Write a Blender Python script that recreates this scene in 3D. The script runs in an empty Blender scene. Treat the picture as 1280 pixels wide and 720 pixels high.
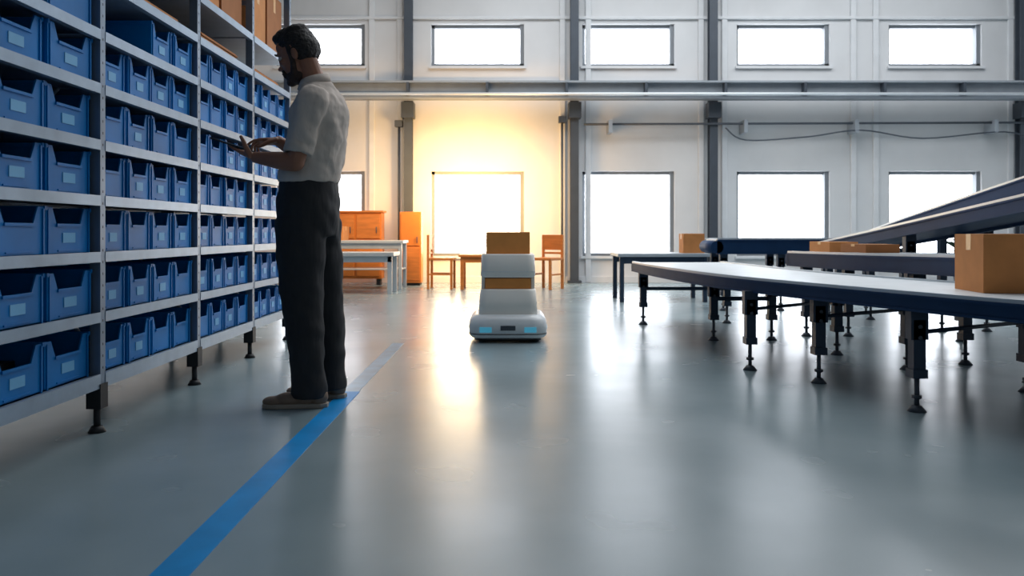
import bpy, math, random
from mathutils import Vector, Matrix, noise
random.seed(7)
scn = bpy.context.scene
col = scn.collection

# ------------------------------------------------------------------ materials
def srgb(r, g, b):
    def f(c):
        c /= 255.0
        return c/12.92 if c <= 0.04045 else ((c+0.055)/1.055)**2.4
    return (f(r), f(g), f(b), 1)

def mat(name, rgb, rough=0.5, metal=0.0, var=0.12, scale=6.0, bump=0.0, bscale=40.0, emis=None, estr=0, stretch=(1,1,1), spec=0.5):
    m = bpy.data.materials.new(name); m.use_nodes = True
    nt = m.node_tree; N = nt.nodes; L = nt.links
    b = N['Principled BSDF']
    b.inputs['Roughness'].default_value = rough
    b.inputs['Metallic'].default_value = metal
    b.inputs['Specular IOR Level'].default_value = spec
    c = srgb(*rgb)
    tc = N.new('ShaderNodeTexCoord'); mp = N.new('ShaderNodeMapping')
    mp.inputs['Scale'].default_value = stretch
    L.new(tc.outputs['Object'], mp.inputs['Vector'])
    nz = N.new('ShaderNodeTexNoise'); nz.inputs['Scale'].default_value = scale; nz.inputs['Detail'].default_value = 4
    L.new(mp.outputs['Vector'], nz.inputs['Vector'])
    rp = N.new('ShaderNodeValToRGB')
    rp.color_ramp.elements[0].position = 0.3; rp.color_ramp.elements[1].position = 0.7
    rp.color_ramp.elements[0].color = [x*(1-var) for x in c[:3]]+[1]
    rp.color_ramp.elements[1].color = [min(1, x*(1+var)) for x in c[:3]]+[1]
    L.new(nz.outputs['Fac'], rp.inputs['Fac']); L.new(rp.outputs['Color'], b.inputs['Base Color'])
    if bump:
        n2 = N.new('ShaderNodeTexNoise'); n2.inputs['Scale'].default_value = bscale; n2.inputs['Detail'].default_value = 3
        L.new(mp.outputs['Vector'], n2.inputs['Vector'])
        bp = N.new('ShaderNodeBump'); bp.inputs['Strength'].default_value = bump; bp.inputs['Distance'].default_value = 0.02
        L.new(n2.outputs['Fac'], bp.inputs['Height']); L.new(bp.outputs['Normal'], b.inputs['Normal'])
    if emis:
        b.inputs['Emission Color'].default_value = srgb(*emis); b.inputs['Emission Strength'].default_value = estr
    return m

M = {}
M['wall'] = mat('painted_wall', (206,208,210), 0.8, var=0.05, scale=1.5)
M['pil'] = mat('wall_pilaster', (210,213,216), 0.7, var=0.04)
M['ceil'] = mat('ceiling_paint', (120,128,135), 0.9, var=0.04)
M['frame'] = mat('window_frame', (120,126,132), 0.5, var=0.04)
M['steel_dark'] = mat('dark_steel', (66,74,84), 0.5, 0.2, var=0.08)
M['beam'] = mat('beam_paint', (150,158,166), 0.45, 0.2, var=0.06)
M['tube'] = mat('bright_conduit', (225,232,236), 0.3, 0.3, var=0.03)
M['shelf'] = mat('galvanised_steel', (142,160,178), 0.4, 0.4, var=0.08, scale=12)
M['post'] = mat('shelf_post_steel', (112,128,146), 0.4, 0.4, var=0.08, scale=12)
M['back'] = mat('shelf_shade_dark', (16,24,34), 0.8, var=0.1)  # near-black colour standing in for shade seen through the shelves
M['bin'] = mat('blue_plastic', (0,112,182), 0.48, var=0.2, scale=3, spec=0.2)
M['label'] = mat('bin_label', (100,170,214), 0.6, var=0.05)
M['foot'] = mat('black_rubber', (28,31,36), 0.6, var=0.1)
M['belt'] = mat('conveyor_belt_grey', (222,228,232), 0.4, var=0.04)
M['rim'] = mat('conveyor_aluminium', (185,194,202), 0.35, 0.3, var=0.05)
M['navy'] = mat('navy_painted_steel', (22,54,90), 0.6, 0.0, var=0.1, spec=0.2)
M['leg'] = mat('charcoal_leg', (34,54,76), 0.5, 0.0, var=0.1)
M['card'] = mat('cardboard', (196,130,74), 0.85, var=0.1, scale=9)
M['card2'] = mat('cardboard_dark', (158,100,56), 0.85, var=0.1, scale=9)
M['rcard'] = mat('orange_cardboard', (242,156,80), 0.8, var=0.08, scale=9)
M['tape'] = mat('packing_tape', (214,164,104), 0.4, var=0.05)
M['orange'] = mat('orange_laminate', (208,122,48), 0.5, var=0.1, scale=4)
M['wood'] = mat('warm_wood', (194,116,50), 0.5, var=0.15, scale=5, stretch=(1,1,6))
M['white'] = mat('robot_white_shell', (248,243,234), 0.35, var=0.02)
M['grey'] = mat('robot_grey_shell', (216,220,222), 0.35, var=0.03)
M['black'] = mat('black_plastic', (16,18,20), 0.3, var=0.05)
M['cyan'] = mat('cyan_led', (120,185,205), 0.3, emis=(70,195,235), estr=0.3)
M['leaf'] = mat('leaf_green', (50,70,48), 0.6, var=0.3)
M['pot'] = mat('pot_ceramic', (90,95,100), 0.5)
M['skin'] = mat('skin', (146,98,74), 0.5, var=0.06, scale=20)
M['hair'] = mat('dark_hair', (24,20,19), 0.6, var=0.25, scale=60, bump=0.6, bscale=90)
M['beard'] = mat('beard_hair', (54,38,32), 0.7, var=0.3, scale=80, bump=0.4, bscale=120)
M['shirt'] = mat('linen_shirt', (194,182,172), 0.85, var=0.05, scale=10, bump=0.4, bscale=14, stretch=(1,1,0.6))
M['trou'] = mat('black_trousers', (35,35,38), 0.8, var=0.12, scale=8, bump=0.5, bscale=12, stretch=(1,1,0.35))
M['shoe'] = mat('suede_shoe', (126,106,90), 0.7, var=0.1)
M['sole'] = mat('shoe_sole', (150,140,128), 0.7, var=0.05)
M['eye'] = mat('eye_white', (190,182,174), 0.3, var=0.01)
M['screen'] = mat('tablet_screen', (40,46,54), 0.15, var=0.02, emis=(120,140,160), estr=0.2)
M['lip'] = mat('lips', (120,70,62), 0.5, var=0.05)
M['linepaint'] = mat('blue_floor_tape', (0,136,204), 0.4, var=0.15, scale=5, spec=0.3)
M['linesheen'] = mat('sheen_paled_blue_tape', (98,146,172), 0.3, var=0.25, scale=7)  # paler blue carries the floor reflection over the tape

def pane(name, c, s):
    m = mat(name, (200,200,200), 0.2, var=0.01, emis=c, estr=s); return m
M['pane'] = pane('window_pane_daylight', (242,247,255), 7.5)
M['pane_w'] = pane('window_pane_sunlit', (255,242,214), 10.0)

# floor
def floor_mat():
    m = bpy.data.materials.new('polished_concrete'); m.use_nodes = True
    nt = m.node_tree; N = nt.nodes; L = nt.links; b = N['Principled BSDF']
    tc = N.new('ShaderNodeTexCoord')
    n1 = N.new('ShaderNodeTexNoise'); n1.inputs['Scale'].default_value = 1.3; n1.inputs['Detail'].default_value = 3; n1.inputs['Roughness'].default_value=0.5
    L.new(tc.outputs['Object'], n1.inputs['Vector'])
    r = N.new('ShaderNodeValToRGB'); r.color_ramp.elements[0].position=0.25; r.color_ramp.elements[1].position=0.75
    r.color_ramp.elements[0].color = srgb(114,134,141); r.color_ramp.elements[1].color = srgb(140,157,163)
    L.new(n1.outputs['Fac'], r.inputs['Fac']); L.new(r.outputs['Color'], b.inputs['Base Color'])
    n2 = N.new('ShaderNodeTexNoise'); n2.inputs['Scale'].default_value = 2.5; n2.inputs['Detail'].default_value = 2
    L.new(tc.outputs['Object'], n2.inputs['Vector'])
    mr = N.new('ShaderNodeMapRange'); mr.inputs['From Min'].default_value=0.3; mr.inputs['From Max'].default_value=0.7
    mr.inputs['To Min'].default_value=0.23; mr.inputs['To Max'].default_value=0.28
    L.new(n2.outputs['Fac'], mr.inputs['Value']); L.new(mr.outputs['Result'], b.inputs['Roughness'])
    n3 = N.new('ShaderNodeTexNoise'); n3.inputs['Scale'].default_value = 5; n3.inputs['Detail'].default_value = 1
    L.new(tc.outputs['Object'], n3.inputs['Vector'])
    bp = N.new('ShaderNodeBump'); bp.inputs['Strength'].default_value=0.03; bp.inputs['Distance'].default_value=0.02
    L.new(n3.outputs['Fac'], bp.inputs['Height']); L.new(bp.outputs['Normal'], b.inputs['Normal'])
    b.inputs['Specular IOR Level'].default_value = 0.9
    return m
M['floor'] = floor_mat()

# ------------------------------------------------------------------ mesh builder
class B:
    def __init__(s):
        s.v=[]; s.f=[]; s.m=[]; s.sm=[]; s.mats=[]
    def mi(s, k):
        if k not in s.mats: s.mats.append(k)
        return s.mats.index(k)
    def add(s, vs, fs, k, smooth=False, X=None):
        o=len(s.v); i=s.mi(k)
        for p in vs:
            p=Vector(p)
            s.v.append(X@p if X is not None else p)
        for f in fs:
            s.f.append([o+a for a in f]); s.m.append(i); s.sm.append(smooth)
    def box(s, x0,x1,y0,y1,z0,z1, k, X=None):
        vs=[(x0,y0,z0),(x1,y0,z0),(x1,y1,z0),(x0,y1,z0),(x0,y0,z1),(x1,y0,z1),(x1,y1,z1),(x0,y1,z1)]
        s.add(vs,[(0,3,2,1),(4,5,6,7),(0,1,5,4),(1,2,6,5),(2,3,7,6),(3,0,4,7)],k,False,X)
    def cyl(s,p0,p1,r0,k,r1=None,n=14,smooth=True):
        r1=r0 if r1 is None else r1
        p0=Vector(p0);p1=Vector(p1);d=(p1-p0).normalized()
        a=d.orthogonal().normalized();b=d.cross(a)
        vs=[];fs=[]
        for p,r in((p0,r0),(p1,r1)):
            for i in range(n):
                t=2*math.pi*i/n; vs.append(p+a*r*math.cos(t)+b*r*math.sin(t))
        for i in range(n):
            j=(i+1)%n; fs.append((i,j,n+j,n+i))
        fs.append(tuple(reversed(range(n)))); fs.append(tuple(range(n,2*n)))
        s.add(vs,fs,k,smooth)
        s.sm[-1]=False; s.sm[-2]=False
    def prism(s,poly,axis,a0,a1,k,X=None,smooth=False):
        def P(u,w,a): return {'x':(a,u,w),'y':(u,a,w),'z':(u,w,a)}[axis]
        n=len(poly)
        vs=[P(u,w,a0) for u,w in poly]+[P(u,w,a1) for u,w in poly]
        fs=[tuple(range(n)),tuple(reversed(range(n,2*n)))]
        for i in range(n):
            j=(i+1)%n; fs.append((i,n+i,n+j,j))
        s.add(vs,fs,k,smooth,X)
    def ell(s,c,r,k,X=None,nu=20,nv=12):
        vs=[];fs=[]
        vs.append((c[0],c[1],c[2]+r[2]))
        for j in range(1,nv):
            ph=math.pi*j/nv
            for i in range(nu):
                t=2*math.pi*i/nu
                vs.append((c[0]+r[0]*math.sin(ph)*math.cos(t),c[1]+r[1]*math.sin(ph)*math.sin(t),c[2]+r[2]*math.cos(ph)))
        vs.append((c[0],c[1],c[2]-r[2])); e=len(vs)-1
        for i in range(nu):
            j=(i+1)%nu
            fs.append((0,1+i,1+j)); fs.append((e,1+(nv-2)*nu+j,1+(nv-2)*nu+i))
            for q in range(nv-2):
                a=1+q*nu; fs.append((a+i,a+nu+i,a+nu+j,a+j))
        s.add(vs,fs,k,True,X)
    def loft(s,rings,k,smooth=True,cap=True,X=None):
        n=len(rings[0]); vs=[p for r in rings for p in r]; fs=[]
        for q in range(len(rings)-1):
            for i in range(n):
                j=(i+1)%n; fs.append((q*n+i,q*n+j,(q+1)*n+j,(q+1)*n+i))
        if cap:
            fs.append(tuple(reversed(range(n)))); fs.append(tuple(range((len(rings)-1)*n,len(rings)*n)))
        s.add(vs,fs,k,smooth,X)
    def limb(s,pts,rad,k,sub=6,n=16,ball=True):
        P=[Vector(p) for p in pts]
        def cr(a,b,c,d,t): return 0.5*((2*b)+(c-a)*t+(2*a-5*b+4*c-d)*t*t+(-a+3*b-3*c+d)*t**3)
        path=[];R=[]
        for i in range(len(P)-1):
            a=P[max(i-1,0)];b=P[i];c=P[i+1];d=P[min(i+2,len(P)-1)]
            ra,rb,rc,rd=rad[max(i-1,0)],rad[i],rad[i+1],rad[min(i+2,len(P)-1)]
            for q in range(sub):
                t=q/sub; path.append(cr(a,b,c,d,t)); R.append(cr(ra,rb,rc,rd,t))
        path.append(P[-1]);R.append(rad[-1])
        rings=[];a=None
        for i,p in enumerate(path):
            t=(path[min(i+1,len(path)-1)]-path[max(i-1,0)]).normalized()
            if a is None: a=t.orthogonal().normalized()
            a=(a-t*a.dot(t)).normalized(); b=t.cross(a)
            rings.append([p+R[i]*(a*math.cos(2*math.pi*j/n)+b*math.sin(2*math.pi*j/n)) for j in range(n)])
        s.loft(rings,k)
        if ball:
            s.ell(path[0],(R[0],)*3,k,nu=n,nv=8); s.ell(path[-1],(R[-1],)*3,k,nu=n,nv=8)
    def stack(s,rows,k,n=40,sub=5,ex=2.2):
        out=[]
        def cr(a,b,c,d,t): return 0.5*((2*b)+(c-a)*t+(2*a-5*b+4*c-d)*t*t+(-a+3*b-3*c+d)*t**3)
        for i in range(len(rows)-1):
            A=rows[max(i-1,0)];Bq=rows[i];C=rows[i+1];D=rows[min(i+2,len(rows)-1)]
            for q in range(sub):
                t=q/sub; out.append([cr(A[j],Bq[j],C[j],D[j],t) for j in range(5)])
        out.append(list(rows[-1]))
        rings=[]
        for z,cx,cy,rx,ry in out:
            ring=[]
            for i in range(n):
                t=2*math.pi*i/n; c=math.cos(t); q=math.sin(t)
                ring.append((cx+rx*math.copysign(abs(c)**(2/ex),c),cy+ry*math.copysign(abs(q)**(2/ex),q),z))
            rings.append(ring)
        s.loft(rings,k)
    def make(s,name,bevel=0,parent=None,loc=(0,0,0)):
        me=bpy.data.meshes.new(name); me.from_pydata([tuple(p) for p in s.v],[],s.f)
        for k in s.mats: me.materials.append(M[k])
        me.polygons.foreach_set('material_index',s.m); me.polygons.foreach_set('use_smooth',s.sm); me.update()
        o=bpy.data.objects.new(name,me); col.objects.link(o); o.location=loc
        if bevel:
            b=o.modifiers.new('bevel','BEVEL'); b.width=bevel; b.segments=2; b.limit_method='ANGLE'; b.angle_limit=0.9
        if parent: o.parent=parent
        return o

def empty(name,loc=(0,0,0)):
    e=bpy.data.objects.new(name,None); col.objects.link(e); e.location=loc; e.empty_display_size=0.2; return e

# ------------------------------------------------------------------ room
WY=13.0; SC=76.92; H=0.82
def wx(px): return (px-635)/SC
def wz(py): return H+(290-py)/SC
XL,XR,ZT,YF=-5.2,10.2,6.0,-3.0

b=B(); b.box(XL-0.2,XR+0.2,YF,WY+0.3,-0.1,0,'floor'); b.make('floor')
b=B(); b.box(XL-0.2,XR+0.2,YF,WY+0.3,ZT,ZT+0.1,'ceil'); b.make('ceiling')
b=B(); b.box(XL-0.2,XL,YF,WY,0,ZT,'wall'); b.make('wall_left')
b=B(); b.box(XR,XR+0.2,YF,WY,0,ZT,'wall'); b.make('wall_right')

cols=[(345,456),(539,655),(728,843),(921,1037),(1111,1227),(1300,1415)]
zU=(wz(83),wz(30)); zL=(wz(320),wz(214))
b=B()
xs=[XL]
for a,c in cols: xs+= [wx(a),wx(c)]
xs.append(XR)
for i in range(0,len(xs)-1):
    x0,x1=xs[i],xs[i+1]
    if i%2==0: b.box(x0,x1,WY,WY+0.3,0,ZT,'wall')
    else:
        for z0,z1 in((0,zL[0]),(zL[1],zU[0]),(zU[1],ZT)): b.box(x0,x1,WY,WY+0.3,z0,z1,'wall')
b.make('wall_back')
n=1
for i,(a,c) in enumerate(cols):
    for (z0,z1) in (zL,zU):
        w=B(); x0,x1=wx(a),wx(c); t=0.05
        w.box(x0,x0+t,WY+0.08,WY+0.16,z0,z1,'frame'); w.box(x1-t*1.3,x1,WY+0.04,WY+0.16,z0,z1,'frame')
        w.box(x0,x1,WY+0.04,WY+0.16,z0,z0+t,'frame'); w.box(x0,x1,WY+0.08,WY+0.16,z1-t,z1,'frame')
        w.box(x0-0.03,x1+0.03,WY-0.05,WY+0.05,z0-0.04,z0,'pil')
        w.box(x0,x1,WY+0.17,WY+0.18,z0,z1,'pane_w' if (i==1 and z0<1) else 'pane')
        w.make('window_%d'%n); n+=1
n=1
for px in (465,500,703,735,876,905,1066,1094,1262):
    w=B(); x=wx(px); w.box(x-0.045,x+0.045,WY-0.04,WY,0,ZT,'pil'); w.make('trim_%d'%n,0.01); n+=1
for z in (wz(23),wz(104)):
    w=B(); w.box(XL,XR,WY-0.05,WY,z-0.025,z+0.025,'pil'); w.make('trim_%d'%n,0.01); n+=1
w=B(); w.box(XL,XR,WY-0.03,WY,0,0.1,'pil'); w.make('baseboard_back')

for px in (512,717,888,1270):
    w=B(); x=wx(px)
    w.box(x-0.065,x+0.065,WY-0.22,WY-0.2,0,ZT,'steel_dark'); w.box(x-0.065,x+0.065,WY-0.09,WY-0.07,0,ZT,'steel_dark')
    w.box(x-0.012,x+0.012,WY-0.2,WY-0.09,0,ZT,'steel_dark')
    w.box(x-0.1,x+0.1,WY-0.3,WY-0.07,wz(150),wz(131),'steel_dark')
    w.box(x-0.11,x+0.11,WY-0.24,WY-0.06,0,0.04,'steel_dark')
    w.make('steel_column')
w=B(); z0,z1=wz(130),wz(109)
w.box(XL,XR,WY-0.58,WY-0.32,z1-0.03,z1,'beam'); w.box(XL,XR,WY-0.58,WY-0.32,z0,z0+0.03,'beam'); w.box(XL,XR,WY-0.47,WY-0.44,z0,z1,'beam')
w.cyl((XL,WY-0.61,z0+0.06),(XR,WY-0.61,z0+0.06),0.022,'tube')
for px in range(420,1400,95): w.box(wx(px)-0.02,wx(px)+0.02,WY-0.6,WY-0.44,z0+0.03,z1-0.03,'steel_dark')
w.make('crane_rail_beam')
w=B(); zc=wz(158)
w.cyl((wx(728),WY-0.25,zc),(wx(1300),WY-0.25,zc+0.03),0.018,'steel_dark',n=8)
for px in (760,925,1060,1230): w.box(wx(px)-0.03,wx(px)+0.03,WY-0.34,WY-0.045,zc-0.14,zc+0.06,'beam')
w.limb([(wx(900),WY-0.33,wz(163)),(wx(925),WY-0.33,wz(178)),(wx(1000),WY-0.33,wz(174)),(wx(1065),WY-0.33,wz(166)),(wx(1140),WY-0.33,wz(176)),(wx(1240),WY-0.33,wz(168)),(wx(1285),WY-0.33,wz(182))],[0.012]*7,'steel_dark',n=6,ball=False)
w.make('wall_conduit')
w=B()
for px,z2 in ((702,155),(500,160)):
    w.cyl((wx(px),WY-0.12,0.1),(wx(px),WY-0.12,wz(z2)),0.018,'steel_dark',n=8)
    w.box(wx(px)-0.06,wx(px)+0.06,WY-0.2,WY-0.07,wz(z2),wz(z2)+0.1,'steel_dark')
w.make('wall_drain_pipe')

w=B(); w.box(-0.855,-0.76,0.6,4.1,0.0,0.0025,'linepaint'); w.box(-0.85,-0.765,4.1,5.9,0.0,0.002,'linesheen'); w.make('floor_marking_tape')  # far stretch coloured paler to imitate floor reflection

# ------------------------------------------------------------------ shelving
SX=-1.665; SD=0.55
ups=[1.2,2.25,3.28,4.3,5.22,6.1]
lev=[0.235,0.487,0.733,0.963,1.19,1.42,1.64,1.87,2.1]
w=B()
for y in ups:
    for x in (SX-0.02,SX-SD+0.02):
        w.box(x-0.02,x+0.024,y-0.02,y+0.02,0.13,2.75,'post')
        w.box(x-0.03,x+0.03,y-0.03,y+0.03,0.1,0.2,'foot')
        w.cyl((x,y,0.02),(x,y,0.11),0.014,'foot',n=10); w.cyl((x,y,0),(x,y,0.025),0.035,'foot',0.022,n=14)
        if x>SX-0.1:
            for q in range(50): w.box(x-0.006,x+0.0245,y-0.003,y+0.003,0.26+q*0.048,0.27+q*0.048,'foot')
    for z in (0.3,0.95,1.6,2.3): w.box(SX-SD+0.02,SX-0.02,y-0.008,y+0.008,z,z+0.03,'post')
    w.cyl((SX-0.03,y,0.33),(SX-SD+0.03,y,0.93),0.008,'post',n=8); w.cyl((SX-0.03,y,1.6),(SX-SD+0.03,y,0.98),0.008,'post',n=8)
for a,c in zip(ups[:-1],ups[1:]):
    for i,z in enumerate(lev):
        h=0.042 if i else 0.058
        w.box(SX-SD,SX-0.002,a+0.019,c-0.019,z-0.012,z,'shelf')
        w.box(SX-0.004,SX+0.006,a+0.019,c-0.019,z-h+0.006,z+0.006,'shelf')
        w.box(SX-SD-0.004,SX-SD,a+0.019,c-0.019,z-h,z+0.02,'shelf')
        w.box(SX-0.02,SX-0.004,a+0.019,c-0.019,z-h+0.006,z-h+0.012,'shelf')
    w.box(SX-SD-0.012,SX-SD-0.005,a,c,0.2,2.7,'back')  # added dark sheet where the open back shows only shade
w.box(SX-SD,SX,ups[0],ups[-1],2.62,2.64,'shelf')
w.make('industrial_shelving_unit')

def bin_at(w,y0,wd,z,h=0.178,dp=0.40,jit=0):
    xf=SX-0.02+jit; t=0.006; y1=y0+wd
    poly=[(0,0),(wd,0),(wd,h),(wd*0.86,h),(wd*0.76,h*0.62),(wd*0.24,h*0.62),(wd*0.14,h),(0,h)]
    X=Matrix.Translation((0,y0,z+0.001))
    w.prism([(u,v) for u,v in poly],'x',xf-t,xf,'bin',X)
    w.box(xf-dp,xf-dp+t,0,wd,0,h,'bin',X)
    w.box(xf-dp,xf,0,wd,0,t,'bin',X)
    for q in (0,wd-t): w.box(xf-dp,xf-t,q,q+t,t,h,'bin',X)
    for q in (-0.004,wd-t-0.002): w.box(xf-dp,xf+0.004,q,q+t+0.006,h-0.012,h+0.003,'bin',X)
    w.box(xf-dp-0.003,xf-dp+t+0.004,0,wd,h-0.012,h+0.003,'bin',X)
    w.box(xf,xf+0.006,wd*0.22,wd*0.78,h*0.60,h*0.66,'bin',X)
    for q in (0.01,wd-0.018): w.box(xf,xf+0.005,q,q+0.008,0.0,h*0.96,'bin',X)
    w.box(xf,xf+0.004,wd*0.25,wd*0.75,0.012,0.018,'bin',X)
    if random.random()<0.75:
        w.box(xf,xf+0.0025,wd*0.36,wd*0.64,0.045,0.045+0.038,'label',X)
    if random.random()<0.5:
        hh=random.uniform(0.05,0.13); w.box(xf-dp+0.03,xf-0.08,0.02,wd*random.uniform(0.5,0.9),0.008,hh,random.choice(['foot','foot','back']),X)
w=B(); 
for bi,(a,c) in enumerate(zip(ups[:-1],ups[1:])):
    cnt=3 if bi<2 else 4
    span=(c-a-0.06)/cnt
    for li,z in enumerate(lev[:7]):
        for q in range(cnt):
            if li==6 and bi==2 and q in (0,1): continue
            if li==6 and bi==1 and q==1: continue
            bin_at(w,a+0.034+q*span,span-0.014,z,jit=random.uniform(-0.015,0.0))
w.make('blue_storage_bins')

def carton(name,x0,x1,y0,y1,z0,z1,k='card',rz=0):
    w=B(); cx,cy=(x0+x1)/2,(y0+y1)/2; dx,dy,dz=x1-x0,y1-y0,z1-z0
    w.box(-dx/2,dx/2,-dy/2,dy/2,0,dz,k)
    w.box(-dx/2-0.001,dx/2+0.001,-0.025,0.025,dz*0.72,dz+0.001,'tape')
    w.box(-dx/2+0.002,dx/2-0.002,-0.003,0.0,dz,dz+0.002,'card2')
    o=w.make(name,0.004,loc=(cx,cy,z0)); o.rotation_euler=(0,0,rz); return o
for (y0,y1,x0,hh,k) in ((4.4,4.72,-2.1,0.36,'card'),(4.76,5.12,-2.1,0.42,'card2'),(5.3,5.62,-2.1,0.38,'card'),(5.66,6.02,-2.1,0.44,'card2'),(3.4,3.7,-2.1,0.12,'card2')):
    carton('cardboard_box',x0,SX-0.04,y0,y1,2.101,2.101+hh,k)
for (y0,y1,hh) in ((3.45,4.15,0.05),(4.45,5.05,0.07),(5.35,5.95,0.06)):
    w=B()
    for q in range(int(hh/0.01)):
        j=random.uniform(-0.01,0.01); w.box(-2.12+j,SX-0.05+j,y0+j,y1+j,1.871+q*0.01,1.879+q*0.01,'card2' if q%2 else 'card')
    w.make('flat_cardboard_stack')

# ------------------------------------------------------------------ conveyors
def offset(pts,wd):
    out=[]
    for i,p in enumerate(pts):
        a=Vector(pts[max(i-1,0)][:2]);c=Vector(pts[min(i+1,len(pts)-1)][:2]); d=(c-a).normalized()
        nrm=Vector((-d.y,d.x)); out.append((p[0]+nrm.x*wd,p[1]+nrm.y*wd,p[2]))
    return out
def smooth(pts,sub=6):
    P=[Vector(p) for p in pts];o=[]
    for i in range(len(P)-1):
        a=P[max(i-1,0)];b_=P[i];c=P[i+1];d=P[min(i+2,len(P)-1)]
        for q in range(sub):
            t=q/sub;o.append(0.5*((2*b_)+(c-a)*t+(2*a-5*b_+4*c-d)*t*t+(-a+3*b_-3*c+d)*t**3))
    o.append(P[-1]); return [tuple(x) for x in o]
def ribbon(w,A,C,dz0,dz1,k):
    rings=[]
    for p,q in zip(A,C):
        rings.append([(p[0],p[1],p[2]+dz0),(q[0],q[1],q[2]+dz0),(q[0],q[1],q[2]+dz1),(p[0],p[1],p[2]+dz1)])
    w.loft(rings,k,smooth=False)
def leg(w,x,y,zt,wd=0.055):
    w.box(x-wd/2-0.012,x+wd/2+0.012,y-wd/2,y+wd/2,zt-0.14,zt,'leg')
    w.box(x-wd/2,x+wd/2,y-wd/2,y+wd/2,0.17,zt-0.05,'leg')
    w.box(x-wd/2-0.006,x+wd/2+0.006,y-wd/2-0.008,y+wd/2+0.008,0.155,0.195,'leg')
    w.cyl((x,y,0.02),(x,y,0.16),0.011,'steel_dark',n=10)
    w.cyl((x,y,0.06),(x,y,0.075),0.022,'steel_dark',n=6)
    w.cyl((x,y,0),(x,y,0.028),0.042,'steel_dark',0.02,n=16)
    for zz in (zt-0.13,zt-0.08): w.cyl((x,y-wd/2-0.008,zz),(x,y-wd/2,zz),0.01,'steel_dark',n=6)
def conveyor(near,wd,rail,legs,top='belt',railk='navy',roll=True):
    N_=smooth(near); w=B()
    F=offset(N_,wd); i0=offset(N_,0.03); i1=offset(N_,wd-0.03)
    ribbon(w,i0,i1,-0.03,-0.004,top)
    ribbon(w,i0,i1,-rail*0.8,-rail*0.8+0.01,railk)
    ribbon(w,N_,i0,-0.010,0.006,'rim'); ribbon(w,i1,F,-0.010,0.006,'rim')
    ribbon(w,N_,i0,-rail,-0.010,railk); ribbon(w,i1,F,-rail,-0.010,railk)
    j0=offset(N_,-0.008); ribbon(w,j0,N_,-rail,-rail+0.012,railk); ribbon(w,j0,N_,-0.024,-0.012,railk)
    if roll:
        for a,c,e,f in zip(i0[:-1],i0[1:],i1[:-1],i1[1:]):
            L=(Vector(c)-Vector(a)).length; k=max(1,int(L/0.09))
            for q in range(k):
                t=(q+0.5)/k; p=Vector(a).lerp(Vector(c),t); r=Vector(e).lerp(Vector(f),t)
                p.z-=0.012; r.z-=0.012
                w.cyl(p,r,0.014,'rim',n=8)
    for e in (0,-1):
        w.cyl(Vector(N_[e])-Vector((0,0,rail*0.55)),Vector(F[e])-Vector((0,0,rail*0.55)),rail*0.42,railk,n=16)
    for x,y,zt in legs: leg(w,x,y,zt)
    return w
near=[(1.14,7.35,0.545),(1.20,6.3,0.545),(1.34,5.2,0.545),(1.56,4.4,0.545),(1.86,3.55,0.545),(2.12,2.95,0.545),(2.42,2.3,0.545)]
zt=0.47
w=conveyor(near,0.85,0.085,[(1.20,7.1,zt),(1.44,4.76,zt),(1.69,4.35,zt),(1.87,3.66,zt),(2.2,2.95,zt),(1.97,7.2,zt),(2.0,6.07,zt),(1.56,6.07,zt),(2.2,5.35,zt),(2.38,4.77,zt),(2.66,4.1,zt)],roll=False)
w.box(1.2,1.97,7.14,7.16,0.3,0.33,'leg'); w.box(1.56,2.0,6.06,6.08,0.3,0.33,'leg')
for p,q in (((1.44,4.76,0.36),(2.2,5.35,0.36)),((1.69,4.35,0.36),(2.38,4.77,0.36)),((1.87,3.66,0.36),(2.66,4.1,0.36))):
    w.cyl(p,q,0.01,'leg',n=10)
w.make('packing_conveyor')

w=conveyor([(2.27,6.5,0.66),(2.36,5.6,0.67),(2.46,4.9,0.68),(2.52,4.2,0.69)],0.40,0.115,[(2.35,6.3,0.56),(2.68,6.3,0.56),(2.56,5.0,0.56),(2.83,4.95,0.56),(2.84,4.35,0.57)])
w.make('roller_conveyor')
w=conveyor([(2.98,7.7,0.72),(2.97,6.25,0.864),(2.96,4.6,1.035),(2.96,2.9,1.21)],0.45,0.10,[(3.01,7.5,0.66),(3.4,7.5,0.66),(3.01,6.0,0.8),(3.4,6.0,0.8),(3.4,4.6,0.94),(3.01,4.0,1.0),(3.4,3.2,1.1)])
w.make('inclined_conveyor')
w=conveyor([(3.55,8.2,0.78),(3.54,7.07,0.96),(3.53,5.4,1.21),(3.53,3.4,1.5)],0.45,0.12,[(3.58,8.0,0.66),(3.95,8.0,0.66),(3.58,6.6,0.9),(3.95,6.6,0.9),(3.58,5.0,1.15),(3.95,5.0,1.15),(3.95,3.6,1.36)])
w.make('inclined_conveyor')
w=conveyor([(2.17,8.3,0.75),(2.8,8.3,0.75),(3.5,8.3,0.75)],0.5,0.16,[(2.25,8.36,0.6),(2.25,8.72,0.6),(2.85,8.36,0.6),(2.85,8.72,0.6),(3.45,8.36,0.6),(3.45,8.72,0.6)])
w.make('roller_conveyor')

carton('cardboard_box',2.18,2.5,3.62,3.92,0.5415,0.81,'card',rz=-0.12)
carton('cardboard_box',2.40,2.62,6.0,6.35,0.667,0.745,'card',0.05)
carton('cardboard_box',2.42,2.66,5.45,5.8,0.677,0.735,'card2',0.08)

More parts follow.
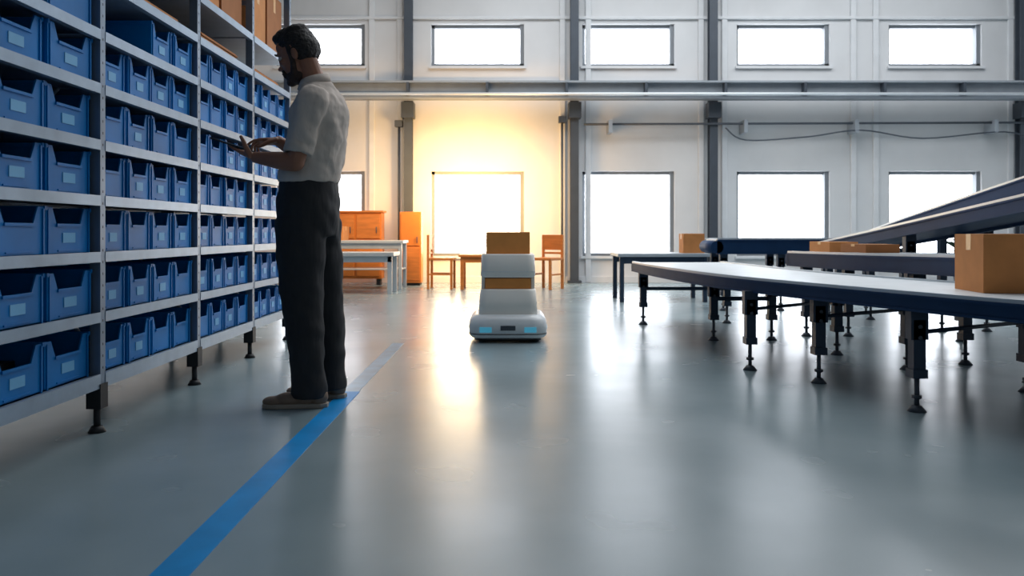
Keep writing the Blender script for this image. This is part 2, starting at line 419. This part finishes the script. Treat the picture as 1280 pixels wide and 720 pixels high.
def table(name,x0,x1,y0,y1,zt,tk,lk,lw=0.05,th=0.04,shelf=None):
    w=B(); w.box(x0,x1,y0,y1,zt-th,zt,tk)
    w.box(x0+0.03,x1-0.03,y0+0.03,y0+0.05,zt-th-0.08,zt-th,lk); w.box(x0+0.03,x1-0.03,y1-0.05,y1-0.03,zt-th-0.08,zt-th,lk)
    for x in (x0+lw,x1-lw):
        for y in (y0+lw,y1-lw):
            w.box(x-lw/2,x+lw/2,y-lw/2,y+lw/2,0.0,zt-th,lk)
    if shelf: w.box(x0+0.03,x1-0.03,y0+0.03,y1-0.03,shelf-0.02,shelf,lk)
    return w.make(name,0.004)
table('work_table',1.28,2.35,9.3,10.0,0.57,'rim','leg')
carton('cardboard_box',2.06,2.31,9.4,9.64,0.571,0.80,'card')

# ------------------------------------------------------------------ left background furniture
table('packing_bench',-2.9,-1.5,10.5,11.1,0.55,'rim','rim',0.06,0.05)
table('packing_bench',-2.55,-1.48,11.3,11.9,0.70,'rim','rim',0.05,0.04,shelf=0.3)
w=B(); w.box(-3.15,-1.95,12.32,12.62,0.1,1.12,'orange')
for q in range(3):
    w.box(-3.13+q*0.4,-2.77+q*0.4,12.3,12.32,0.72,1.09,'wood'); w.box(-3.13+q*0.4,-2.77+q*0.4,12.3,12.32,0.14,0.68,'orange')
    w.cyl((-2.82+q*0.4,12.27,0.8),(-2.82+q*0.4,12.27,0.9),0.008,'steel_dark',n=8)
w.box(-3.18,-1.92,12.28,12.64,1.12,1.15,'wood')
for x in (-3.1,-2.0): w.box(x-0.03,x+0.03,12.34,12.5,0,0.1,'foot')
w.make('orange_sideboard',0.004)
w=B(); w.box(-1.66,-1.33,12.25,12.55,0.04,1.13,'orange'); w.box(-1.64,-1.35,12.235,12.25,0.08,0.58,'wood'); w.box(-1.64,-1.35,12.235,12.25,0.61,1.1,'orange')
w.cyl((-1.39,12.22,0.65),(-1.39,12.22,0.75),0.008,'steel_dark',n=8); w.box(-1.63,-1.35,12.28,12.53,0,0.04,'foot')
w.make('orange_locker_cabinet',0.004)
carton('cardboard_box',-2.8,-2.35,11.4,11.8,0.701,0.9,'card')

def chair(cx,cy,rz,seat=0.45,back=0.78):
    w=B(); X=Matrix.Translation((cx,cy,0))@Matrix.Rotation(rz,4,'Z')
    w.box(-0.18,0.18,-0.18,0.2,seat-0.035,seat,'wood',X)
    for sx in(-0.16,0.16):
        w.box(sx-0.018,sx+0.018,-0.17,-0.135,0,seat-0.035,'wood',X)
        w.box(sx-0.018,sx+0.018,0.165,0.2,0,back,'wood',X)
        w.box(sx-0.01,sx+0.01,-0.135,0.165,0.2,0.225,'wood',X)
    w.box(-0.16,0.16,0.17,0.195,back-0.22,back,'wood',X); w.box(-0.16,0.16,0.172,0.192,seat+0.05,seat+0.08,'wood',X)
    w.make('wooden_chair',0.004)
chair(-0.95,11.6,1.5); chair(0.55,11.5,-0.6)
table('wooden_table',-0.7,0.28,11.3,11.9,0.5,'wood','wood',0.05,0.035)

w=B(); px_=7.05; py_=12.3
w.cyl((px_,py_,0),(px_,py_,0.4),0.16,'pot',0.22,n=20); w.cyl((px_,py_,0.4),(px_,py_,0.7),0.02,'leaf',n=8)
for q in range(70):
    t=random.uniform(0,6.28); e=random.uniform(0.1,1.3); L=random.uniform(0.25,0.5)
    d=Vector((math.cos(t)*math.cos(e),math.sin(t)*math.cos(e)*0.8,math.sin(e))); p0=Vector((px_,py_,0.45+random.random()*0.25)); sd=d.cross(Vector((0,0,1))).normalized()*0.045
    mid=p0+d*L*0.6; tip=p0+d*L-Vector((0,0,0.08))
    w.add([p0,mid+sd,tip,mid-sd],[(0,1,2,3)],'leaf')
w.make('potted_plant')

# ------------------------------------------------------------------ robot
rb=empty('delivery_robot',(0.0,6.2,0))
def rr(cx,cy,z,hx,hy,r,n=8):
    out=[]
    for sx,sy,a0 in((1,1,0),(-1,1,90),(-1,-1,180),(1,-1,270)):
        for i in range(n+1):
            a=math.radians(a0+90*i/n); out.append((cx+sx*(hx-r)+r*math.cos(a),cy+sy*(hy-r)+r*math.sin(a),z))
    return out
w=B(); w.loft([rr(0,0,z,hx,hy,r) for z,hx,hy,r in((0.035,0.27,0.30,0.10),(0.05,0.287,0.315,0.115),(0.12,0.292,0.32,0.12),(0.165,0.285,0.31,0.12),(0.195,0.26,0.285,0.12),(0.205,0.235,0.26,0.11))],'grey')
w.make('base',parent=rb)
w=B(); w.loft([rr(0,0,z,0.25,0.28,0.1) for z in(0.012,0.04)],'black'); 
w.loft([rr(0,0,z,0.294,0.322,0.122) for z in(0.062,0.067)],'black')
w.box(-0.055,0.055,-0.3225,-0.315,0.095,0.13,'steel_dark')
for s in(-1,1): w.cyl((s*0.18,-0.1,0.03),(s*0.22,-0.1,0.03),0.03,'black'); w.cyl((s*0.18,0.12,0.03),(s*0.22,0.12,0.03),0.03,'black')
w.make('skirt_and_wheels',parent=rb)
w=B()
for s in(-1,1):
    w.box(s*0.165-0.045,s*0.165+0.045,-0.3225,-0.3,0.08,0.12,'cyan')
    w.box(s*0.2935-0.002,s*0.2935+0.002,-0.16,-0.06,0.09,0.12,'cyan')
w.make('led_headlights',0.003,parent=rb)
w=B(); w.loft([rr(0,0,z,hx,hy,0.06) for z,hx,hy in((0.2,0.222,0.24),(0.30,0.216,0.232),(0.38,0.208,0.22),(0.392,0.2,0.21))],'white')
for s in(-1,1): w.box(s*0.188-0.012,s*0.188+0.012,-0.17,0.19,0.385,0.49,'white')
w.box(-0.19,0.19,0.15,0.19,0.385,0.49,'white')
w.loft([rr(0,0,z,hx,hy,0.06) for z,hx,hy in((0.478,0.196,0.205),(0.49,0.206,0.215),(0.56,0.204,0.213),(0.645,0.2,0.208),(0.655,0.193,0.2))],'white')
w.make('body_shell',parent=rb)
w=B(); w.box(-0.172,0.172,-0.195,0.13,0.394,0.470,'rcard'); w.make('tray_carton',0.004,parent=rb)
w=B(); w.box(-0.165,0.165,-0.17,0.15,0.655,0.82,'rcard'); w.box(-0.166,0.166,-0.03,0.02,0.75,0.821,'tape'); w.make('top_carton',0.004,parent=rb)
w=B(); w.box(-0.205,0.205,-0.217,-0.213,0.52,0.524,'grey'); w.make('front_panel_details',parent=rb)

# ------------------------------------------------------------------ man
man=empty('man',(0,0,0))
def fin(o,vox,it=4,fac=0.5):
    r=o.modifiers.new('fuse','REMESH'); r.mode='VOXEL'; r.voxel_size=vox; r.use_smooth_shade=True
    s=o.modifiers.new('smooth','SMOOTH'); s.iterations=it; s.factor=fac
    return o
def wrinkle(o,amp,sc):
    t=bpy.data.textures.new('folds','CLOUDS'); t.noise_scale=sc; t.noise_depth=1
    d=o.modifiers.new('folds','DISPLACE'); d.texture=t; d.strength=amp; d.mid_level=0.5; d.texture_coords='LOCAL'
    return o
MY=3.85
HC=Vector((-1.008,MY,1.662))
HX=Matrix.Translation(HC)@Matrix.Rotation(math.radians(-8),4,'Z')@Matrix.Rotation(math.radians(-20),4,'Y')@Matrix.Scale(1.04,4)
def hand(w,W,f,nrm,tside,curls,lens=(0.072,0.08,0.074,0.058),thumb=(0.6,0.7,0.25),k='skin'):
    f=Vector(f).normalized(); nrm=Vector(nrm); nrm=(nrm-f*nrm.dot(f)).normalized(); s=f.cross(nrm)
    if s.dot(Vector(tside))<0: s=-s
    W=Vector(W)
    rings=[]
    for t,hw,ht in((-0.015,0.026,0.019),(0.01,0.03,0.017),(0.04,0.039,0.016),(0.07,0.042,0.014),(0.092,0.040,0.011)):
        c=W+f*t; rings.append([c+s*hw*math.cos(2*math.pi*i/20)+nrm*ht*math.sin(2*math.pi*i/20) for i in range(20)])
    w.loft(rings,k)
    for i in range(4):
        off=(0.031,0.0105,-0.0105,-0.030)[i]; p=W+f*(0.084,0.09,0.086,0.078)[i]+s*off
        d=(f+s*(0.06,0.02,-0.04,-0.1)[i]).normalized(); pts=[p-f*0.012,p]
        for sg,cu in zip((0.45,0.3,0.25),curls[i]):
            ang=math.radians(cu); ax=d.cross(nrm).normalized()
            d=(Matrix.Rotation(ang,3,ax)@d).normalized()
            p=p+d*lens[i]*sg; pts.append(p)
        r=(0.0088,0.0092,0.0088,0.0076)[i]
        for a in range(len(pts)-1):
            w.cyl(pts[a],pts[a+1],r*(1-0.07*a),k,r*(1-0.07*(a+1)),n=10); w.ell(pts[a+1],(r*(1-0.07*(a+1))*1.03,)*3,k,nu=10,nv=8)
    t0=W+f*0.018+s*0.024; td=(f*thumb[0]+s*thumb[1]+nrm*thumb[2]).normalized()
    t1=t0+td*0.04; td2=(f*0.95+s*0.15+nrm*(thumb[2]+0.15)).normalized(); t2=t1+td2*0.032; t3=t2+(td2+f*0.2).normalized()*0.026
    w.limb([t0,t1,t2,t3],[0.016,0.0125,0.0105,0.0085],k,n=10,sub=4)

body=B()
def he(c,r,k='skin',bb=None): (bb or body).ell(c,r,k,X=HX)
he((0.012,0,0.03),(0.094,0.075,0.085)); he((-0.028,0,-0.025),(0.058,0.060,0.085)); he((-0.022,0,-0.07),(0.058,0.052,0.042))
he((-0.07,0,-0.096),(0.022,0.024,0.018)); he((-0.072,0,0.034),(0.018,0.05,0.014)); he((-0.052,0.0,0.06),(0.035,0.055,0.035))
he((-0.088,0,-0.004),(0.010,0.009,0.03)); he((-0.098,0,-0.022),(0.016,0.011,0.012)); he((-0.09,0.011,-0.026),(0.011,0.008,0.008)); he((-0.09,-0.011,-0.026),(0.011,0.008,0.008))
he((-0.078,0,-0.055),(0.016,0.026,0.018))
for s in(-1,1):
    he((-0.058,s*0.04,-0.012),(0.024,0.018,0.018))
    he((0.010,s*0.075,-0.006),(0.016,0.007,0.028)); he((0.015,s*0.080,0.002),(0.011,0.004,0.019))
body.limb([HX@Vector((0.03,0,-0.04)),(-0.94,MY,1.565),(-0.905,MY,1.49),(-0.90,MY,1.42)],[0.055,0.055,0.062,0.09],'skin')
body.stack([(0.95,-0.955,MY,0.11,0.14),(1.1,-0.95,MY,0.105,0.135),(1.25,-0.92,MY,0.105,0.15),(1.38,-0.90,MY,0.10,0.165),(1.45,-0.905,MY,0.07,0.12)],'skin')
LS=Vector((-0.90,3.675,1.43)); LE=Vector((-0.965,3.635,1.135)); LW=Vector((-1.165,3.70,1.165))
RS=Vector((-0.90,4.025,1.43)); RE=Vector((-0.965,4.06,1.15)); RW=Vector((-1.125,3.93,1.265))
for S,E,Wr in((LS,LE,LW),(RS,RE,RW)):
    body.limb([S,S.lerp(E,0.5),E],[0.052,0.046,0.04],'skin')
    body.limb([E,E.lerp(Wr,0.3),E.lerp(Wr,0.7),Wr],[0.041,0.043,0.034,0.027],'skin')
TT=math.radians(18); TC=Vector((-1.275,3.80,1.222))
a_=Vector((-math.cos(TT),0,math.sin(TT))); n_=Vector((math.sin(TT),0,math.cos(TT)))
hand(body,LW,(-0.86,0.42,0.30),(0.25,0.1,1),(0,-1,0),[(4,10,8),(4,10,8),(6,12,10),(8,14,10)],thumb=(0.55,0.55,0.75))
hand(body,RW,(-0.93,-0.28,-0.03),(0.05,-0.2,-1),(0,-1,0),[(12,18,12),(30,40,25),(38,45,30),(40,45,30)],thumb=(0.7,0.5,0.4))
fin(body.make('body_skin',parent=man),0.0042,3,0.5)
e=B()
for s in(-1,1):
    e.ell((-0.072,s*0.031,0.012),(0.0115,0.013,0.009),'eye',X=HX); e.ell((-0.0800,s*0.032,0.009),(0.005,0.006,0.006),'black',X=HX)
e.make('eyes',parent=man)
e=B(); e.ell((-0.093,0,-0.050),(0.007,0.02,0.0045),'lip',X=HX); e.ell((-0.091,0,-0.059),(0.007,0.018,0.005),'lip',X=HX); e.make('lips',parent=man)
e=B()
for s in(-1,1): e.ell((-0.087,s*0.031,0.034),(0.006,0.021,0.004),'hair',X=HX)
e.make('eyebrows',parent=man)
h=B()
for c,r in(((0.014,0,0.068),(0.088,0.080,0.072)),((0.034,0,0.025),(0.080,0.080,0.080)),((-0.045,0,0.108),(0.045,0.055,0.028)),((-0.02,0.01,0.118),(0.06,0.06,0.030)),((0.03,-0.01,0.11),(0.06,0.06,0.032))):
    h.ell(c,r,'hair',X=HX)
for s in(-1,1): h.ell((-0.008,s*0.068,0.02),(0.016,0.010,0.035),'hair',X=HX)
o=fin(h.make('hair',parent=man),0.005,2,0.4)
t=bpy.data.textures.new('hairn','CLOUDS'); t.noise_scale=0.022
d=o.modifiers.new('tufts','DISPLACE'); d.texture=t; d.strength=0.009; d.mid_level=0.5; d.texture_coords='LOCAL'
h=B()
for c,r in(((-0.032,0,-0.082),(0.056,0.056,0.038)),((-0.068,0,-0.098),(0.026,0.028,0.022)),((-0.085,0,-0.041),(0.013,0.028,0.006)),((-0.08,0.024,-0.062),(0.012,0.012,0.02)),((-0.08,-0.024,-0.062),(0.012,0.012,0.02))):
    h.ell(c,r,'beard',X=HX)
for s in(-1,1): h.limb([HX@Vector((-0.012,s*0.066,0.0)),HX@Vector((-0.015,s*0.060,-0.04)),HX@Vector((-0.03,s*0.05,-0.075))],[0.012,0.014,0.016],'beard',n=10)
fin(h.make('beard',parent=man),0.004,3,0.5)

s_=B()
s_.stack([(1.055,-0.957,MY,0.137,0.168),(1.085,-0.955,MY,0.146,0.176),(1.14,-0.945,MY,0.146,0.176),(1.22,-0.927,MY,0.14,0.176),(1.31,-0.912,MY,0.138,0.19),(1.40,-0.903,MY,0.130,0.202),(1.455,-0.902,MY,0.112,0.18),(1.50,-0.908,MY,0.085,0.12),(1.535,-0.922,MY,0.068,0.075)],'shirt',sub=6)
for S,E in((LS,LE),(RS,RE)):
    end=S.lerp(E,0.84); mid=S.lerp(E,0.45)
    s_.limb([S+Vector((0,0.03 if S.y<MY else -0.03,0.0)),S+Vector((0,0,-0.02)),mid,end],[0.072,0.072,0.066,0.060],'shirt',ball=False,n=24)
    s_.ell(S+Vector((0,0,-0.005)),(0.072,0.07,0.068),'shirt')
    dd=(E-S).normalized()
    s_.cyl(end-dd*0.03,end+dd*0.004,0.0645,'shirt',0.0645,n=24)
o=fin(s_.make('shirt',parent=man),0.006,4,0.5); wrinkle(o,0.022,0.075)
c=B(); R=[]
for q in range(25):
    a=2*math.pi*q/24
    p=Vector((-0.930+math.cos(a)*0.068,MY+math.sin(a)*0.068,1.537+0.018*math.cos(a))); dv=Vector((math.cos(a),math.sin(a),0))
    R.append([p-dv*0.002+Vector((0,0,-0.02)),p-dv*0.006+Vector((0,0,0.022)),p+Vector((0,0,0.024)),p+dv*0.014+Vector((0,0,-0.016))])
c.loft(R,'shirt',cap=False); c.make('shirt_collar',0.0,parent=man)
t_=B()
t_.stack([(0.80,-0.955,MY,0.125,0.165),(0.86,-0.96,MY,0.143,0.178),(0.95,-0.96,MY,0.146,0.182),(1.03,-0.957,MY,0.138,0.172),(1.085,-0.957,MY,0.134,0.166)],'trou')
t_.stack([(0.045,-0.928,3.75,0.078,0.072),(0.08,-0.932,3.75,0.082,0.074),(0.16,-0.938,3.75,0.077,0.073),(0.3,-0.95,3.752,0.084,0.078),(0.5,-0.967,3.757,0.096,0.086),(0.7,-0.975,3.762,0.110,0.096),(0.88,-0.975,3.768,0.122,0.1)],'trou',n=28)
t_.stack([(0.045,-0.872,3.95,0.074,0.070),(0.08,-0.875,3.95,0.078,0.072),(0.16,-0.88,3.95,0.074,0.072),(0.3,-0.888,3.95,0.082,0.078),(0.5,-0.905,3.945,0.094,0.086),(0.7,-0.925,3.94,0.106,0.096),(0.88,-0.94,3.93,0.12,0.1)],'trou',n=28)
o=fin(t_.make('trousers',parent=man),0.007,4,0.5); wrinkle(o,0.022,0.11)
def shoe(xh,cy,L,rz,nm):
    w=B(); X=Matrix.Translation((xh,cy,0))@Matrix.Rotation(rz,4,'Z')
    for c,r in(((-0.045,0,0.05),(0.045,0.036,0.045)),((-0.11,0,0.05),(0.06,0.038,0.045)),((-0.18,0.0,0.038),(0.07,0.043,0.034)),((-0.25,0.0,0.030),(0.055,0.043,0.024)),((-0.07,0,0.085),(0.045,0.036,0.035))):
        w.ell(c,r,'shoe',X=X)
    fin(w.make(nm+'_upper',parent=man),0.005,4,0.5)
    w=B()
    pr=[(0,0.022),(-0.03,0.036),(-0.1,0.035),(-0.17,0.042),(-0.23,0.046),(-0.28,0.036),(-0.303,0.018)]
    poly=[(x,y) for x,y in pr]+[(x,-y) for x,y in reversed(pr)]
    w.prism(poly,'z',0.0,0.022,'sole',X); w.make(nm+'_sole',0.005,parent=man)
shoe(-0.842,3.75,0.31,0.06,'left_shoe'); shoe(-0.80,3.95,0.31,-0.12,'right_shoe')

tb=B(); X=Matrix((( a_.x,0,n_.x,TC.x),(a_.y,1,n_.y,TC.y),(a_.z,0,n_.z,TC.z),(0,0,0,1)))
tb.box(-0.115,0.115,-0.085,0.085,-0.004,0.004,'black',X); tb.box(-0.105,0.105,-0.076,0.076,0.004,0.0046,'screen',X)
o=tb.make('tablet_computer',0.002)

# ------------------------------------------------------------------ lights
def area(name,loc,rot,sx,sy,pw,c):
    l=bpy.data.lights.new(name,'AREA'); l.shape='RECTANGLE'; l.size=sx; l.size_y=sy; l.energy=pw; l.color=c
    o=bpy.data.objects.new(name,l); col.objects.link(o); o.location=loc; o.rotation_euler=rot; return o
area('overhead_fill',(3.0,9.5,5.9),(0,0,0),9,4,560,(0.96,0.98,1))  # added overhead fill to brighten the room; the ceiling has no skylight
area('overhead_fill',(2.0,5.6,5.9),(0,0,0),6,3,160,(0.92,0.96,1))  # added overhead fill nearer the camera, no opening above it
area('warm_glow_fill',(-0.55,11.9,1.4),(math.radians(90),0,0),0.8,0.8,120,(1.0,0.56,0.18))  # added lamp imitating sun glow around the window; no fixture there
area('warm_glow_fill',(-1.8,10.2,2.2),(math.radians(55),0,0),1.6,0.6,60,(1.0,0.62,0.28))  # added warm fill spreading that glow onto the furniture

wd=bpy.data.worlds.new('overcast_world'); scn.world=wd; wd.use_nodes=True
bg=wd.node_tree.nodes['Background']; bg.inputs['Color'].default_value=(0.62,0.72,0.8,1); bg.inputs['Strength'].default_value=0.38

# ------------------------------------------------------------------ camera
cd=bpy.data.cameras.new('camera'); cam=bpy.data.objects.new('camera',cd); col.objects.link(cam)
cam.location=(0,0,H); cam.rotation_euler=(math.radians(90),0,0)
cd.sensor_width=36; cd.lens=28.125; cd.shift_x=5/1280; cd.shift_y=-70/1280
cd.dof.use_dof=True; cd.dof.focus_distance=3.9; cd.dof.aperture_fstop=4.0
scn.camera=cam
scn.view_settings.view_transform='Standard'
scn.view_settings.look='None'
scn.view_settings.exposure=-0.34
